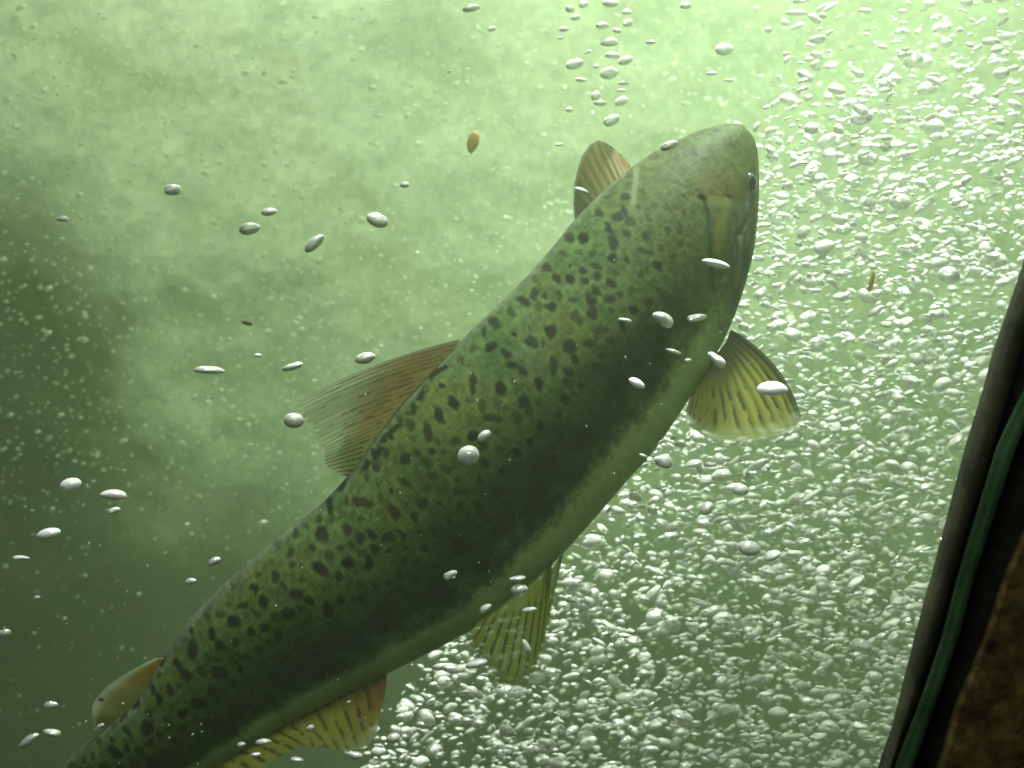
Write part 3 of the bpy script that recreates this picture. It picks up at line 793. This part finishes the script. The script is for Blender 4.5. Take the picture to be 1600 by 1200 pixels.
# the dense curtain rising at the right: the largest as objects, the rest one mass
def inside_curtain(x, y):
    left = np.interp(y, [-200, 130, 230, 500, 700, 900, 1050, 1150, 1400], [1240, 1200, 1150, 1080, 900, 720, 660, 560, 500])
    return sstep(-30, 60, x - left)
cx, cyy, cw, ch, ca_, cd = [], [], [], [], [], []
while len(cx) < 10200:
    x, y_ = rng.uniform(480, 1760), rng.uniform(-160, 1380)
    p = inside_curtain(np.array(x), np.array(y_)) * np.interp(y_, [-160, 60, 170, 300], [.14, .34, .8, 1])
    if rng.uniform() > p: continue
    w = float(np.clip(rng.lognormal(math.log(11.8), .42), 5, 32)); h = w * rng.uniform(.30, .85)
    cx.append(x); cyy.append(y_); cw.append(w); ch.append(h); ca_.append(rng.normal(-8, 22)); cd.append(rng.uniform(.05, .28))
cx, cyy, cw, ch, ca_, cd = map(np.array, (cx, cyy, cw, ch, ca_, cd))
def in_body(x, y):
    t_ = np.linspace(0, NS - 1, 90).astype(int)
    poly = np.vstack([A[t_], B[t_][::-1]]); r_ = False; jx = len(poly) - 1
    for i in range(len(poly)):
        if (poly[i, 1] > y) != (poly[jx, 1] > y) and x < (poly[jx, 0] - poly[i, 0]) * (y - poly[i, 1]) / (poly[jx, 1] - poly[i, 1]) + poly[i, 0]: r_ = not r_
        jx = i
    return r_
vis = np.array([(0 < a < 1600 and 0 < b < 1200 and a < np.interp(b, [p[1] for p in lip_l], [p[0] for p in lip_l]) - 5 and not in_body(a, b)) for a, b in zip(cx, cyy)])
order = np.argsort(-(cw * ch) * vis)
n_ind = 296 - n_bub
ind = order[:n_ind]
def zone(x, y):
    if y < 230: return 'pale bubble high in the curtain, above the level of the snout', 'curtain bubbles above the snout'
    if y < 430 and x < 1330: return 'pale bubble in the curtain close beside the head', 'curtain bubbles beside the head'
    if y < 430: return 'pale bubble in the bright upper curtain towards the right edge', 'curtain bubbles at the upper right'
    if y < 640 and x < 1400: return 'pale bubble in the curtain right above and beside the pectoral fin', 'curtain bubbles beside the pectoral fin'
    if y < 640: return 'pale bubble in the curtain beside the upper window edge', 'curtain bubbles by the upper window edge'
    if y < 860 and x < 1150: return 'pale bubble in the curtain under the pectoral fin by the belly', 'curtain bubbles under the pectoral fin'
    if y < 860 and x < 1330: return 'pale bubble in the middle of the curtain', 'bubbles in the middle of the curtain'
    if y < 860: return 'pale bubble in the mid curtain near the leaning window edge', 'curtain bubbles near the window edge'
    if x < 900: return 'pale bubble in the curtain around the pelvic fin', 'curtain bubbles around the pelvic fin'
    if y < 1040 and x < 1180: return 'pale bubble in the lower curtain right of the pelvic fin', 'curtain bubbles right of the pelvic fin'
    if y < 1040: return 'pale bubble in the lower curtain beside the window edge', 'curtain bubbles by the lower window edge'
    return 'pale bubble at the bottom of the curtain', 'bubbles at the bottom of the curtain'
CUR = [m.copy() for m in BUB]
for m in CUR: m.materials.clear(); m.materials.append(M_BUBC)
for i in ind:
    lab, grp = zone(cx[i], cyy[i])
    o = bubble(cx[i], cyy[i], cw[i], ch[i], ca_[i], cd[i], lab, grp)
    o.data = CUR[int(i) % len(CUR)]

def mass(name, xs, ys, ws, hs, angs, deps, mat, ico_vf, amt, nvar=24):
    bv = [blob(ico_vf[0], 500 + k, amt) for k in range(nvar)]
    Vs, Fs = [], []; off = 0
    for n, (x, y_, w, h, a, d) in enumerate(zip(xs, ys, ws, hs, angs, deps)):
        k = S * (D + d) / D
        p = bv[n % nvar] * np.array((w / 2 * k, (w + h) / 4 * k, h / 2 * k))
        r = math.radians(a); cr, sr = math.cos(r), math.sin(r)
        q_ = np.stack([p[:, 0] * cr + p[:, 2] * sr, p[:, 1], -p[:, 0] * sr + p[:, 2] * cr], 1)
        Vs.append(q_ + np.array(at(x, y_, d))); Fs.append(ico_vf[1] + off); off += len(p)
    o = link(name, np_mesh(name, np.vstack(Vs), tris=np.vstack(Fs)), mat)
    return o
rest = order[n_ind:]
o = mass('bubble_curtain', cx[rest], cyy[rest], cw[rest], ch[rest], ca_[rest], cd[rest], M_BUBC, ICO2, .25)
tag(o, 'dense curtain of small pale bubbles filling the water right of the trout', 'bubbles', kind='stuff')

# fine far bubbles and specks all through the water behind the fish
nf = 24000
fx_ = rng.uniform(-250, 1750, nf); fy_ = rng.uniform(-250, 1400, nf)
keep = rng.uniform(0, 1, nf) < np.clip(0.35 + 0.9 * fbm(fx_ / 170, fy_ / 170, 71) - 0.25 * sstep(700, 950, fy_) * (fx_ < 700) - 0.2, 0.05, 1) * (1 - .8 * sstep(680, 860, fy_) * (fx_ < 650))
fx_, fy_ = fx_[keep], fy_[keep]; nf = len(fx_)
fw = np.clip(rng.lognormal(math.log(4.6), .48, nf), 2.2, 17)
o = mass('fine_bubbles', fx_, fy_, fw, fw * rng.uniform(.4, .8, nf), rng.normal(-10, 20, nf), rng.uniform(.34, .78, nf), M_FINE, ico(1), .10)
tag(o, 'haze of tiny yellowish bubbles far back in the murky water', 'bubbles', kind='stuff')

# motes drifting close to the glass
M_MOTE = mat_simple('white_mote', (0.55, 0.60, 0.50), 0.6, 0.3)
nm = 300
mw_ = np.clip(rng.lognormal(math.log(1.5), .4, nm), .9, 3.5)
o = mass('drifting_motes', rng.uniform(-100, 1480, nm), rng.uniform(-60, 1260, nm), mw_, mw_ * rng.uniform(1.2, 3.2, nm), rng.normal(15, 25, nm), rng.uniform(-.145, -.09, nm), M_MOTE, ico(1), .1, 6)
tag(o, 'tiny white motes drifting in the water close to the glass', 'motes', kind='stuff')

# small flakes drifting in the water
M_FLAKE = mat_simple('brown_flake', (0.30, 0.20, 0.06), 0.8, 0.1, 300, 0.3, (0.42, 0.30, 0.10))
M_FLAKED = mat_simple('dark_flake', (0.06, 0.025, 0.012), 0.8, 0.1)
for (x, y_, w, h, a, m, lab) in [(739, 222, 15, 36, 8, M_FLAKE, 'blurry brown flake drifting in the bright water above the back'),
                                (386, 506, 17, 8, 12, M_FLAKED, 'small dark red flake drifting left of the dorsal fin'),
                                (1362, 442, 7, 40, 14, M_FLAKE, 'thin orange sliver drifting in the bubble curtain')]:
    dpt = .16 if y_ != 442 else .05
    k = S * (D + dpt) / D
    me = np_mesh('flake', blob(ICO2[0], int(x), .30), tris=ICO2[1])
    o = link('flake', me, m); o.location = at(x, y_, dpt)
    o.scale = (w / 2 * k, 3 * k, h / 2 * k); o.rotation_euler = (0, math.radians(a), 0)
    tag(o, lab, 'flake')
